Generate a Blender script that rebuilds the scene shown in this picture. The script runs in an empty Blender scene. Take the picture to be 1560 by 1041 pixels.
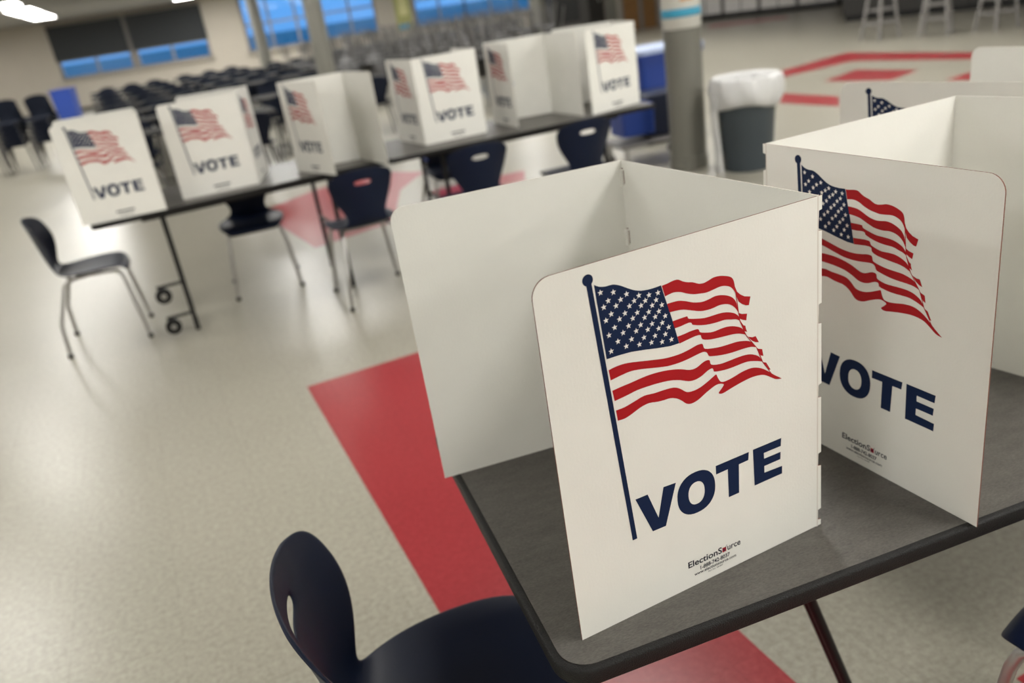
import bpy, bmesh, math, random
from mathutils import Vector, Matrix
ART = {"W":0.4281599630979058,"H":0.523095,"stripes":[[[[0.17044,0.46893],[0.17891,0.4697],[0.18747,0.47089],[0.19469,0.47012],[0.20168,0.46579],[0.20882,0.46269],[0.21609,0.46062],[0.2245,0.45628],[0.23193,0.45503],[0.23958,0.45634],[0.24729,0.4581],[0.25744,0.45743],[0.26754,0.45438],[0.27509,0.45049],[0.2787,0.4446],[0.28013,0.4364]],[[0.17393,0.45403],[0.18007,0.45503],[0.1874,0.45548],[0.197,0.45313],[0.2065,0.44841],[0.21618,0.44472],[0.22607,0.44271],[0.23609,0.44134],[0.24631,0.44213],[0.25662,0.44314],[0.26429,0.44205],[0.27189,0.43876],[0.27687,0.43398],[0.28073,0.42725]]],[[[0.17617,0.44364],[0.18396,0.4435],[0.1937,0.44258],[0.20333,0.43929],[0.21541,0.43395],[0.2278,0.43095],[0.23798,0.43127],[0.2483,0.43268],[0.25852,0.43126],[0.2687,0.42739],[0.27629,0.42224],[0.28119,0.41467],[0.28296,0.40731],[0.28447,0.39997]],[[0.17879,0.43151],[0.19027,0.43067],[0.20004,0.42883],[0.21218,0.42407],[0.22448,0.41946],[0.23456,0.41777],[0.24482,0.4176],[0.25521,0.41855],[0.26553,0.41683],[0.2732,0.41318],[0.2795,0.4072],[0.28418,0.39937]]],[[[0.18186,0.41844],[0.19178,0.41872],[0.20299,0.41862],[0.20494,0.41781],[0.20695,0.41451],[0.21881,0.41087],[0.23137,0.40815],[0.24421,0.40763],[0.25716,0.4071],[0.26752,0.40487],[0.27785,0.40037],[0.28421,0.39429],[0.28632,0.38785]],[[0.18422,0.40814],[0.19343,0.40817],[0.20605,0.40919],[0.21045,0.40738],[0.21202,0.40463],[0.22318,0.40049],[0.23584,0.3977],[0.24873,0.39645],[0.26179,0.39609],[0.2722,0.39335],[0.28006,0.39116],[0.28578,0.38778]]],[[[0.18793,0.39572],[0.1975,0.39608],[0.20766,0.39695],[0.21781,0.39672],[0.22077,0.39511],[0.22303,0.39075],[0.23259,0.38727],[0.24284,0.38519],[0.25596,0.38569],[0.26648,0.38518],[0.27697,0.38238],[0.28745,0.37701],[0.29257,0.37071],[0.29558,0.3648]],[[0.19012,0.38549],[0.20183,0.38675],[0.21464,0.38791],[0.22277,0.38694],[0.22405,0.38309],[0.2269,0.37941],[0.23707,0.37616],[0.25005,0.37434],[0.26318,0.37296],[0.27379,0.37193],[0.28441,0.36951],[0.29503,0.36474]]],[[[0.08509,0.38352],[0.09418,0.3849],[0.10601,0.38494],[0.11775,0.38325],[0.13188,0.3801],[0.14858,0.37634],[0.16554,0.37275],[0.18041,0.37127],[0.19303,0.37125],[0.20588,0.37281],[0.21627,0.37475],[0.22448,0.37418],[0.22633,0.3708],[0.2286,0.36587],[0.24145,0.36239],[0.25454,0.36048],[0.26782,0.35972],[0.28123,0.35896],[0.29466,0.35583],[0.30271,0.35205],[0.30802,0.34675],[0.31224,0.34104]],[[0.08647,0.36913],[0.10208,0.37097],[0.11652,0.3717],[0.13319,0.36899],[0.14996,0.36491],[0.16947,0.36062],[0.18702,0.35936],[0.20237,0.36005],[0.21535,0.36159],[0.22575,0.36213],[0.23131,0.35937],[0.23435,0.35367],[0.24078,0.35131],[0.2565,0.34801],[0.27252,0.34632],[0.28877,0.34579],[0.30242,0.34447],[0.31196,0.34089]]],[[[0.08715,0.35458],[0.10038,0.35564],[0.11489,0.35629],[0.12959,0.3574],[0.14434,0.35762],[0.15911,0.3565],[0.17393,0.35401],[0.18881,0.34989],[0.20374,0.34389],[0.21409,0.34368],[0.2248,0.34788],[0.23139,0.34852],[0.23522,0.34676],[0.23745,0.34008],[0.25051,0.33641],[0.2639,0.336],[0.27745,0.3363],[0.29108,0.33589],[0.302,0.33374],[0.31154,0.32913],[0.31696,0.32441],[0.32148,0.31676]],[[0.08898,0.33945],[0.10845,0.34126],[0.12324,0.34298],[0.1429,0.34258],[0.15775,0.34137],[0.17268,0.33923],[0.18759,0.33454],[0.20003,0.32879],[0.21031,0.32714],[0.22092,0.32898],[0.23176,0.33365],[0.23841,0.33426],[0.24036,0.33145],[0.24203,0.32824],[0.25527,0.32566],[0.26873,0.32472],[0.28237,0.32498],[0.29611,0.32475],[0.30986,0.32114],[0.32092,0.31671]]],[[[0.08937,0.32605],[0.10196,0.32613],[0.11689,0.32891],[0.13194,0.33172],[0.14669,0.32999],[0.16171,0.32939],[0.17679,0.32763],[0.18663,0.3225],[0.19634,0.31427],[0.20664,0.31231],[0.21723,0.31342],[0.22803,0.3169],[0.23896,0.32157],[0.24441,0.32333],[0.24675,0.31768],[0.25169,0.30988],[0.2611,0.30857],[0.27346,0.31018],[0.28732,0.3128],[0.3012,0.31324],[0.31228,0.31048],[0.32336,0.3045],[0.33449,0.29572],[0.33784,0.29256],[0.34291,0.2883],[0.35432,0.27981]],[[0.09057,0.31103],[0.10022,0.31027],[0.11026,0.31247],[0.12558,0.31751],[0.13814,0.31887],[0.15044,0.31632],[0.16045,0.3151],[0.17057,0.31433],[0.1805,0.31029],[0.1878,0.30452],[0.19507,0.29752],[0.20275,0.29498],[0.21342,0.29651],[0.22711,0.30263],[0.24079,0.30758],[0.24888,0.30793],[0.25549,0.30513],[0.25452,0.30228],[0.25108,0.29906],[0.24677,0.29467],[0.25341,0.29206],[0.26721,0.29461],[0.28388,0.29745],[0.30065,0.29909],[0.31466,0.298],[0.32449,0.29513],[0.3343,0.28874],[0.34421,0.28204],[0.35403,0.27966]]]],"tails":[[[0.28013,0.4364],[0.28317,0.42879],[0.28821,0.42349],[0.29465,0.41912],[0.30441,0.41603],[0.30154,0.40473],[0.29675,0.4057],[0.29024,0.4097],[0.28515,0.41464],[0.28161,0.42361]],[[0.28442,0.39883],[0.28963,0.39587],[0.29813,0.39375],[0.29641,0.38475],[0.29059,0.38724],[0.2859,0.3903]],[[0.28682,0.387],[0.29159,0.37923],[0.29476,0.37754],[0.29539,0.37335],[0.29734,0.36803],[0.29335,0.36999],[0.2896,0.37704]],[[0.29867,0.3605],[0.30567,0.35756],[0.31117,0.35748],[0.31633,0.34696],[0.31085,0.34872],[0.30547,0.35236],[0.30152,0.3565]],[[0.31195,0.34065],[0.31463,0.33784],[0.32151,0.33511],[0.32341,0.32424],[0.31844,0.32686],[0.31529,0.33277]],[[0.32312,0.31498],[0.32786,0.3129],[0.33517,0.29974],[0.33177,0.30065],[0.32685,0.30754]],[[0.28015,0.43684],[0.28332,0.41518],[0.28495,0.39868],[0.28682,0.387],[0.29505,0.3652],[0.30279,0.35394],[0.31277,0.34038],[0.32231,0.31624],[0.33782,0.29181],[0.33668,0.29195],[0.3209,0.31622],[0.31167,0.3405],[0.30142,0.35414],[0.29396,0.36508],[0.28574,0.38687],[0.28388,0.39854],[0.28202,0.41556],[0.27935,0.43662]]],"canton":[[0.07786,0.49647],[0.08405,0.49266],[0.0916,0.49049],[0.09831,0.49021],[0.10389,0.48964],[0.11255,0.48593],[0.12113,0.48057],[0.12981,0.47535],[0.13875,0.47171],[0.14798,0.4701],[0.15738,0.4695],[0.16933,0.46989],[0.17284,0.45542],[0.1793,0.43179],[0.18479,0.40907],[0.18967,0.38609],[0.17668,0.38643],[0.1572,0.38981],[0.13808,0.3938],[0.11921,0.39707],[0.10275,0.39827],[0.08409,0.39871]],"stars":[[0.08509,0.48478],[0.10237,0.48038],[0.12007,0.47294],[0.13679,0.46617],[0.15104,0.46265],[0.16405,0.46183],[0.09436,0.47194],[0.11128,0.4684],[0.12975,0.46147],[0.14529,0.4571],[0.16064,0.45342],[0.0875,0.46564],[0.1042,0.46253],[0.12251,0.45685],[0.1387,0.45265],[0.15441,0.44818],[0.16827,0.44469],[0.09661,0.45428],[0.11545,0.44962],[0.13253,0.4453],[0.14873,0.44126],[0.16329,0.43772],[0.0886,0.44827],[0.10722,0.44445],[0.12562,0.43988],[0.14224,0.43587],[0.15748,0.4323],[0.17197,0.42897],[0.09933,0.43598],[0.11869,0.4321],[0.13575,0.4281],[0.15217,0.42454],[0.1669,0.42129],[0.0906,0.42841],[0.11025,0.42565],[0.12874,0.42222],[0.14537,0.41897],[0.16103,0.41561],[0.17571,0.4128],[0.10202,0.41675],[0.1212,0.41366],[0.13898,0.41019],[0.15516,0.40748],[0.17035,0.4049],[0.09135,0.40709],[0.1129,0.40688],[0.13157,0.40327],[0.14914,0.40027],[0.16465,0.39618],[0.17866,0.39507]],"pole":[[0.06756,0.49777],[0.07471,0.49653],[0.10141,0.12479],[0.094,0.12441]],"ball":[[0.07026,0.50429],[0.07111,0.51088],[0.07748,0.50225],[0.0631,0.50632],[0.06941,0.49767]],"V":[[0.10433,0.18609],[0.12361,0.18596],[0.13749,0.14263],[0.14922,0.18692],[0.16924,0.18557],[0.14805,0.12409],[0.1266,0.12469]],"Oo":[[0.16995,0.15831],[0.17169,0.16911],[0.17692,0.17979],[0.1862,0.18646],[0.19817,0.18948],[0.2113,0.18692],[0.22283,0.18047],[0.23064,0.17031],[0.23351,0.15746],[0.23185,0.14493],[0.22599,0.13411],[0.21634,0.12639],[0.20395,0.12288],[0.19047,0.12437],[0.17901,0.13093],[0.1724,0.14121],[0.16966,0.15118]],"Oi":[[0.18813,0.15338],[0.18973,0.16286],[0.19471,0.17029],[0.20145,0.17323],[0.20818,0.17156],[0.21348,0.16587],[0.21535,0.1578],[0.21382,0.14821],[0.20969,0.14056],[0.20254,0.13746],[0.19602,0.13882],[0.19097,0.14337],[0.18839,0.14888]],"T":[[0.23575,0.18495],[0.29355,0.18483],[0.2921,0.17201],[0.27552,0.1717],[0.27401,0.12487],[0.25578,0.12485],[0.25603,0.17148],[0.23584,0.17106]],"E":[[0.30079,0.18545],[0.35186,0.18504],[0.35094,0.17215],[0.32,0.17258],[0.32034,0.16301],[0.35042,0.16258],[0.34984,0.15057],[0.32028,0.15056],[0.32027,0.13949],[0.35287,0.1379],[0.35262,0.12495],[0.30206,0.12505]],"txt":[[0.1796,0.03544],[0.27291,0.03545],[0.17956,0.04599],[0.2001,0.02545],[0.25238,0.02384],[0.1891,0.01759],[0.2638,0.01753],[0.21362,0.01284],[0.2393,0.01329],[0.23966,0.03545],[0.24571,0.03642],[0.23839,0.04328],[0.24477,0.04282],[0.24919,0.04542]]}
PI = math.pi
S = bpy.context.scene
COL = S.collection
random.seed(7)
CZ = 1.5604                       # camera height, metres

# ------------------------------------------------------------------ materials
def new_mat(name):
    m = bpy.data.materials.new(name); m.use_nodes = True
    nt = m.node_tree; b = nt.nodes['Principled BSDF']
    return m, nt, b
def pmat(name, col, rough=.5, metal=0, spec=.5, bump=0, bscale=200, var=0, vscale=5, coat=0, alpha=None):
    m, nt, b = new_mat(name)
    b.inputs['Base Color'].default_value = (*col, 1)
    b.inputs['Roughness'].default_value = rough
    b.inputs['Metallic'].default_value = metal
    b.inputs['Specular IOR Level'].default_value = spec
    b.inputs['Coat Weight'].default_value = coat
    tc = nt.nodes.new('ShaderNodeTexCoord')
    if var:
        n = nt.nodes.new('ShaderNodeTexNoise'); n.inputs['Scale'].default_value = vscale; n.inputs['Detail'].default_value = 4
        nt.links.new(tc.outputs['Object'], n.inputs['Vector'])
        mx = nt.nodes.new('ShaderNodeMix'); mx.data_type = 'RGBA'
        mx.inputs[6].default_value = (*[c*(1-var) for c in col], 1); mx.inputs[7].default_value = (*[min(1, c*(1+var)) for c in col], 1)
        nt.links.new(n.outputs['Fac'], mx.inputs[0]); nt.links.new(mx.outputs[2], b.inputs['Base Color'])
    if bump:
        n = nt.nodes.new('ShaderNodeTexNoise'); n.inputs['Scale'].default_value = bscale; n.inputs['Detail'].default_value = 3
        nt.links.new(tc.outputs['Object'], n.inputs['Vector'])
        bp = nt.nodes.new('ShaderNodeBump'); bp.inputs['Strength'].default_value = bump; bp.inputs['Distance'].default_value = .002
        nt.links.new(n.outputs['Fac'], bp.inputs['Height']); nt.links.new(bp.outputs['Normal'], b.inputs['Normal'])
    return m
def emat(name, col, st):
    m, nt, b = new_mat(name)
    b.inputs['Base Color'].default_value = (.8, .8, .8, 1)
    b.inputs['Emission Color'].default_value = (*col, 1); b.inputs['Emission Strength'].default_value = st
    return m

def floor_mat(name, base, dark, light, rough, tile=True):
    m, nt, b = new_mat(name); L = nt.links.new
    tc = nt.nodes.new('ShaderNodeTexCoord')
    mp = nt.nodes.new('ShaderNodeMapping'); mp.inputs['Rotation'].default_value = (0, 0, math.radians(-21.5))
    L(tc.outputs['Object'], mp.inputs['Vector'])
    n1 = nt.nodes.new('ShaderNodeTexNoise'); n1.inputs['Scale'].default_value = 55; n1.inputs['Detail'].default_value = 5; n1.inputs['Roughness'].default_value = .7
    n2 = nt.nodes.new('ShaderNodeTexNoise'); n2.inputs['Scale'].default_value = 1.3; n2.inputs['Detail'].default_value = 3
    L(mp.outputs[0], n1.inputs['Vector']); L(mp.outputs[0], n2.inputs['Vector'])
    r = nt.nodes.new('ShaderNodeValToRGB'); e = r.color_ramp.elements
    e[0].position = .33; e[0].color = (*dark, 1); e[1].position = .68; e[1].color = (*light, 1)
    k = r.color_ramp.elements.new(.5); k.color = (*base, 1)
    L(n1.outputs['Fac'], r.inputs['Fac'])
    mx = nt.nodes.new('ShaderNodeMix'); mx.data_type = 'RGBA'; mx.blend_type = 'MULTIPLY'; mx.inputs[0].default_value = .12
    L(r.outputs[0], mx.inputs[6]); L(n2.outputs['Fac'], mx.inputs[7])
    L(mx.outputs[2], b.inputs['Base Color'])
    b.inputs['Roughness'].default_value = rough
    rr = nt.nodes.new('ShaderNodeMapRange'); rr.inputs[3].default_value = rough*.92; rr.inputs[4].default_value = rough*1.08; b.inputs['Specular IOR Level'].default_value = .3
    L(n2.outputs['Fac'], rr.inputs[0]); L(rr.outputs[0], b.inputs['Roughness'])
    if tile:
        br = nt.nodes.new('ShaderNodeTexBrick'); br.offset = 0; br.inputs['Scale'].default_value = 1
        br.inputs['Brick Width'].default_value = .3048; br.inputs['Row Height'].default_value = .3048
        br.inputs['Mortar Size'].default_value = .0012; br.inputs['Mortar Smooth'].default_value = .6
        br.inputs['Color1'].default_value = (1, 1, 1, 1); br.inputs['Color2'].default_value = (.97, .97, .97, 1); br.inputs['Mortar'].default_value = (.8, .8, .78, 1)
        L(mp.outputs[0], br.inputs['Vector'])
        m2 = nt.nodes.new('ShaderNodeMix'); m2.data_type = 'RGBA'; m2.blend_type = 'MULTIPLY'; m2.inputs[0].default_value = 1
        L(mx.outputs[2], m2.inputs[6]); L(br.outputs['Color'], m2.inputs[7]); L(m2.outputs[2], b.inputs['Base Color'])
    bp = nt.nodes.new('ShaderNodeBump'); bp.inputs['Strength'].default_value = .05; bp.inputs['Distance'].default_value = .002
    n3 = nt.nodes.new('ShaderNodeTexNoise'); n3.inputs['Scale'].default_value = 9
    L(mp.outputs[0], n3.inputs['Vector']); L(n3.outputs['Fac'], bp.inputs['Height']); L(bp.outputs[0], b.inputs['Normal'])
    return m

def card_mat(name, col):
    m, nt, b = new_mat(name); L = nt.links.new
    tc = nt.nodes.new('ShaderNodeTexCoord')
    n1 = nt.nodes.new('ShaderNodeTexNoise'); n1.inputs['Scale'].default_value = 9; n1.inputs['Detail'].default_value = 6
    L(tc.outputs['Object'], n1.inputs['Vector'])
    r = nt.nodes.new('ShaderNodeValToRGB'); e = r.color_ramp.elements
    e[0].position = .3; e[0].color = (*[c*.955 for c in col], 1); e[1].position = .7; e[1].color = (*col, 1)
    L(n1.outputs['Fac'], r.inputs['Fac'])
    # small scuffs with a shape of their own
    n4 = nt.nodes.new('ShaderNodeTexNoise'); n4.inputs['Scale'].default_value = 38; n4.inputs['Detail'].default_value = 8; n4.inputs['Roughness'].default_value = .75
    mp4 = nt.nodes.new('ShaderNodeMapping'); mp4.inputs['Scale'].default_value = (1, .35, 1)
    L(tc.outputs['Object'], mp4.inputs['Vector']); L(mp4.outputs[0], n4.inputs['Vector'])
    r4 = nt.nodes.new('ShaderNodeValToRGB'); r4.color_ramp.elements[0].position = .68; r4.color_ramp.elements[0].color = (1, 1, 1, 1)
    r4.color_ramp.elements[1].position = .76; r4.color_ramp.elements[1].color = (.86, .84, .8, 1)
    L(n4.outputs['Fac'], r4.inputs['Fac'])
    mx = nt.nodes.new('ShaderNodeMix'); mx.data_type = 'RGBA'; mx.blend_type = 'MULTIPLY'; mx.inputs[0].default_value = .6
    L(r.outputs[0], mx.inputs[6]); L(r4.outputs[0], mx.inputs[7]); L(mx.outputs[2], b.inputs['Base Color'])
    b.inputs['Roughness'].default_value = .62; b.inputs['Specular IOR Level'].default_value = .3
    # faint corrugation and paper tooth
    w = nt.nodes.new('ShaderNodeTexWave'); w.inputs['Scale'].default_value = 60; w.bands_direction = 'X'; w.inputs['Distortion'].default_value = .6
    n2 = nt.nodes.new('ShaderNodeTexNoise'); n2.inputs['Scale'].default_value = 260
    n5 = nt.nodes.new('ShaderNodeTexNoise'); n5.inputs['Scale'].default_value = 6
    for q in (w, n2, n5): L(tc.outputs['Object'], q.inputs['Vector'])
    a = nt.nodes.new('ShaderNodeMath'); a.operation = 'MULTIPLY_ADD'; a.inputs[1].default_value = .06
    L(w.outputs['Fac'], a.inputs[0]); L(n2.outputs['Fac'], a.inputs[2])
    a2 = nt.nodes.new('ShaderNodeMath'); a2.operation = 'MULTIPLY_ADD'; a2.inputs[1].default_value = 8
    L(n5.outputs['Fac'], a2.inputs[0]); L(a.outputs[0], a2.inputs[2])
    bp = nt.nodes.new('ShaderNodeBump'); bp.inputs['Strength'].default_value = .35; bp.inputs['Distance'].default_value = .0006
    L(a2.outputs[0], bp.inputs['Height']); L(bp.outputs[0], b.inputs['Normal'])
    return m

def laminate_mat(name):
    m, nt, b = new_mat(name); L = nt.links.new
    tc = nt.nodes.new('ShaderNodeTexCoord')
    mp = nt.nodes.new('ShaderNodeMapping'); mp.inputs['Scale'].default_value = (1, 2.6, 1)
    L(tc.outputs['Object'], mp.inputs['Vector'])
    n = nt.nodes.new('ShaderNodeTexNoise'); n.inputs['Scale'].default_value = 170; n.inputs['Detail'].default_value = 5; n.inputs['Roughness'].default_value = .7
    n2 = nt.nodes.new('ShaderNodeTexNoise'); n2.inputs['Scale'].default_value = 22; n2.inputs['Detail'].default_value = 4
    L(mp.outputs[0], n.inputs['Vector']); L(mp.outputs[0], n2.inputs['Vector'])
    r = nt.nodes.new('ShaderNodeValToRGB'); e = r.color_ramp.elements
    e[0].position = .36; e[0].color = (.060, .055, .049, 1); e[1].position = .66; e[1].color = (.130, .121, .108, 1)
    a = nt.nodes.new('ShaderNodeMath'); a.operation = 'MULTIPLY_ADD'; a.inputs[1].default_value = .3; 
    L(n2.outputs['Fac'], a.inputs[0]); 
    a0 = nt.nodes.new('ShaderNodeMath'); a0.operation = 'MULTIPLY'; a0.inputs[1].default_value = .7
    L(n.outputs['Fac'], a0.inputs[0]); L(a0.outputs[0], a.inputs[2]); L(a.outputs[0], r.inputs['Fac'])
    L(r.outputs[0], b.inputs['Base Color']); b.inputs['Roughness'].default_value = .42
    bp = nt.nodes.new('ShaderNodeBump'); bp.inputs['Strength'].default_value = .25; bp.inputs['Distance'].default_value = .0008
    L(n.outputs['Fac'], bp.inputs['Height']); L(bp.outputs[0], b.inputs['Normal'])
    return m

M = {}
M['floor'] = floor_mat('cream_terrazzo_tile', (.345, .325, .265), (.28, .262, .212), (.41, .39, .325), .30)
M['red'] = floor_mat('red_floor_tile', (.32, .034, .040), (.28, .028, .033), (.37, .048, .052), .30)
M['card'] = card_mat('white_corrugated_cardboard', (.79, .782, .73))
M['kraft'] = pmat('kraft_cardboard_edge', (.16, .06, .04), .8, bump=.3)
M['cardrim'] = pmat('white_cut_edge', (.62, .58, .52), .8)
M['navyink'] = pmat('navy_ink', (.004, .014, .052), .6, spec=.2, var=.08, vscale=60)
M['redink'] = pmat('red_ink', (.38, .008, .012), .6, spec=.2, var=.06, vscale=60)
M['whiteink'] = pmat('star_white', (.80, .78, .74), .55)
M['blackink'] = pmat('black_ink', (.006, .006, .018), .6, spec=.2)
M['lam'] = laminate_mat('grey_laminate')
M['band'] = pmat('black_edge_band', (.011, .0105, .010), .5, spec=.25, bump=.8, bscale=500, var=.5, vscale=300)
M['black'] = pmat('black_steel', (.008, .008, .008), .5, spec=.3)
M['chair'] = pmat('navy_plastic', (.0022, .0058, .021), .46, spec=.22, bump=.2, bscale=500)
M['dsteel'] = pmat('dull_dark_tube', (.13, .125, .12), .5, metal=.5)
M['fchair'] = pmat('dark_navy_matt_plastic', (.005, .008, .018), .75, spec=.2)
M['lam2'] = pmat('matt_dark_top', (.04, .039, .037), .85, spec=.1)
M['steel'] = pmat('grey_steel_tube', (.42, .41, .39), .32, metal=.85)
M['wall'] = pmat('beige_wall_paint', (.40, .365, .31), .75, var=.05, vscale=2)
M['ceil'] = pmat('ceiling_tile', (.25, .24, .225), .9, bump=.3, bscale=60, var=.05, vscale=3)
M['frame'] = pmat('taupe_window_frame', (.20, .18, .16), .5)
M['shade'] = pmat('dark_roller_shade', (.022, .025, .028), .8, bump=.2)
M['column'] = pmat('grey_column_paint', (.17, .165, .14), .45, var=.05, vscale=3)
M['liner'] = pmat('white_bin_liner', (.60, .60, .595), .4, bump=.9, bscale=30)
M['bin'] = pmat('slate_grey_plastic', (.043, .055, .065), .5)
M['blue'] = pmat('blue_plastic', (.012, .045, .26), .42)
M['lblue'] = pmat('pale_blue_lid', (.35, .42, .60), .45)
M['wood'] = pmat('honey_wood_door', (.22, .11, .035), .5, var=.2, vscale=4)
M['dark'] = pmat('dark_doorway_metal', (.018, .016, .014), .4)
M['white'] = pmat('white_enamel', (.62, .60, .58), .4)
M['grey'] = pmat('grey_plastic', (.16, .15, .145), .5)
M['paper'] = pmat('poster_paper', (.74, .73, .68), .6)
M['stripe'] = pmat('poster_blue', (.05, .36, .56), .6)
M['orange'] = pmat('poster_orange', (.72, .36, .12), .6)
M['olive'] = pmat('poster_olive', (.33, .33, .12), .6)
M['stk'] = pmat('sticker_blue', (.16, .25, .5), .6)
M['outside'] = pmat('pale_building_panel', (.30, .40, .48), .7)
M['hedge'] = pmat('dark_outside_band', (.05, .12, .15), .8)
M['ground'] = pmat('outside_ground', (.3, .3, .3), .9)
M['lamp'] = emat('lamp_diffuser', (1, .98, .93), 5.5)
def glass():
    m, nt, b = new_mat('window_glass')
    out = nt.nodes['Material Output']; nt.nodes.remove(b)
    t = nt.nodes.new('ShaderNodeBsdfTransparent'); g = nt.nodes.new('ShaderNodeBsdfGlossy'); g.inputs['Roughness'].default_value = .02
    mx = nt.nodes.new('ShaderNodeMixShader'); mx.inputs[0].default_value = .06
    t.inputs['Color'].default_value = (.9, .95, 1, 1)
    nt.links.new(t.outputs[0], mx.inputs[1]); nt.links.new(g.outputs[0], mx.inputs[2]); nt.links.new(mx.outputs[0], out.inputs[0])
    return m
M['glass'] = glass()

# ------------------------------------------------------------------ mesh helpers
class MB:
    """collects geometry for ONE mesh object"""
    def __init__(s): s.v = []; s.f = []; s.m = []; s.mats = []
    def mi(s, mat):
        if mat not in s.mats: s.mats.append(mat)
        return s.mats.index(mat)
    def add(s, vs, fs, mat):
        o = len(s.v); k = s.mi(mat); s.v += [tuple(v) for v in vs]
        for f in fs: s.f.append(tuple(i+o for i in f)); s.m.append(k)
    def box(s, c, d, mat, rz=0):
        hx, hy, hz = d[0]/2, d[1]/2, d[2]/2; ca, sa = math.cos(rz), math.sin(rz)
        vs = []
        for z in (-hz, hz):
            for x, y in ((-hx, -hy), (hx, -hy), (hx, hy), (-hx, hy)):
                vs.append((c[0]+x*ca-y*sa, c[1]+x*sa+y*ca, c[2]+z))
        s.add(vs, [(3, 2, 1, 0), (4, 5, 6, 7), (0, 1, 5, 4), (1, 2, 6, 5), (2, 3, 7, 6), (3, 0, 4, 7)], mat)
    def tube(s, pts, r, mat, n=12, flat=None):
        pts = [Vector(p) for p in pts]; rings = []; up = None
        for i, p in enumerate(pts):
            d = (pts[min(i+1, len(pts)-1)] - pts[max(i-1, 0)]).normalized()
            if up is None:
                up = d.orthogonal().normalized()
            up = (up - d*up.dot(d)).normalized(); sd = d.cross(up)
            rings.append([p + up*(r*math.cos(2*PI*k/n)) + sd*(r*math.sin(2*PI*k/n)) for k in range(n)])
        vs = [q for R in rings for q in R]; fs = []
        for i in range(len(pts)-1):
            for k in range(n):
                a = i*n+k; b = i*n+(k+1) % n; fs.append((a, b, b+n, a+n))
        fs.append(tuple(reversed(range(n)))); fs.append(tuple(range((len(pts)-1)*n, len(pts)*n)))
        s.add(vs, fs, mat)
    def lathe(s, prof, c, mat, n=32, sx=1, sy=1, fn=None, rz=0):
        vs = []; fs = []
        for r, z in prof:
            for k in range(n):
                a = 2*PI*k/n; rr = r; dz = 0
                if fn: rr, dz = fn(r, z, a)
                x = rr*math.cos(a)*sx; y = rr*math.sin(a)*sy
                vs.append((c[0]+x*math.cos(rz)-y*math.sin(rz), c[1]+x*math.sin(rz)+y*math.cos(rz), c[2]+z+dz))
        for i in range(len(prof)-1):
            for k in range(n):
                a = i*n+k; b = i*n+(k+1) % n; fs.append((a, b, b+n, a+n))
        s.add(vs, fs, mat)
        s.add(vs[:n], [tuple(reversed(range(n)))], mat); s.add(vs[-n:], [tuple(range(n))], mat)
    def prism(s, poly, z0, z1, mat, side=None):
        n = len(poly); vs = [(x, y, z0) for x, y in poly] + [(x, y, z1) for x, y in poly]
        s.add(vs, [tuple(reversed(range(n))), tuple(range(n, 2*n))], mat)
        s.add(vs, [(i, (i+1) % n, (i+1) % n+n, i+n) for i in range(n)], side or mat)
    def mesh(s, name, smooth=False):
        me = bpy.data.meshes.new(name); me.from_pydata(s.v, [], s.f)
        for m in s.mats: me.materials.append(m)
        me.polygons.foreach_set('material_index', s.m)
        bm = bmesh.new(); bm.from_mesh(me)
        bmesh.ops.remove_doubles(bm, verts=bm.verts, dist=1e-6)
        bmesh.ops.recalc_face_normals(bm, faces=bm.faces)
        big = [f for f in bm.faces if len(f.verts) > 8]
        if big: bmesh.ops.triangulate(bm, faces=big)
        if smooth:
            for f in bm.faces: f.smooth = True
            for e in bm.edges:
                if len(e.link_faces) == 2 and e.calc_face_angle(0) > .7: e.smooth = False
        bm.to_mesh(me); bm.free()
        return me
    def build(s, name, parent=None, smooth=False, M4=None, bevel=0):
        return link(name, s.mesh(name, smooth), parent, M4, bevel)
def link(name, me, parent=None, M4=None, bevel=0):
    o = bpy.data.objects.new(name, me); COL.objects.link(o)
    if parent: o.parent = parent
    if M4 is not None: o.matrix_local = M4
    if bevel:
        b = o.modifiers.new('bevel', 'BEVEL'); b.width = bevel; b.segments = 2; b.limit_method = 'ANGLE'; b.angle_limit = .6
    return o
def tag(o, label=None, cat=None, group=None, kind=None):
    if label: o['label'] = label
    if cat: o['category'] = cat
    if group: o['group'] = group
    if kind: o['kind'] = kind
    return o
def empty(name, loc, rz=0):
    e = bpy.data.objects.new(name, None); COL.objects.link(e); e.empty_display_size = .1
    e.location = loc; e.rotation_euler = (0, 0, rz); return e
def copy_tree(o, parent=None):
    c = o.copy(); COL.objects.link(c)
    if parent: c.parent = parent
    for ch in list(o.children): copy_tree(ch, c)
    return c
def struct(mb, name, **k):
    o = mb.build(name, **k); o['kind'] = 'structure'; return o
def catmull(p, n=3):
    out = []
    for i in range(len(p)-1):
        a = Vector(p[max(i-1, 0)]); b = Vector(p[i]); c = Vector(p[i+1]); d = Vector(p[min(i+2, len(p)-1)])
        for k in range(n):
            t = k/n
            out.append(tuple(.5*((2*b)+(c-a)*t+(2*a-5*b+4*c-d)*t*t+(3*b-a-3*c+d)*t**3)))
    out.append(tuple(p[-1])); return out
def rounded(x0, y0, x1, y1, r, n=8):
    P = []
    for cx, cy, a0 in ((x1-r, y1-r, 0), (x0+r, y1-r, 90), (x0+r, y0+r, 180), (x1-r, y0+r, 270)):
        for k in range(n+1):
            a = math.radians(a0+90*k/n); P.append((cx+r*math.cos(a), cy+r*math.sin(a)))
    return P
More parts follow.
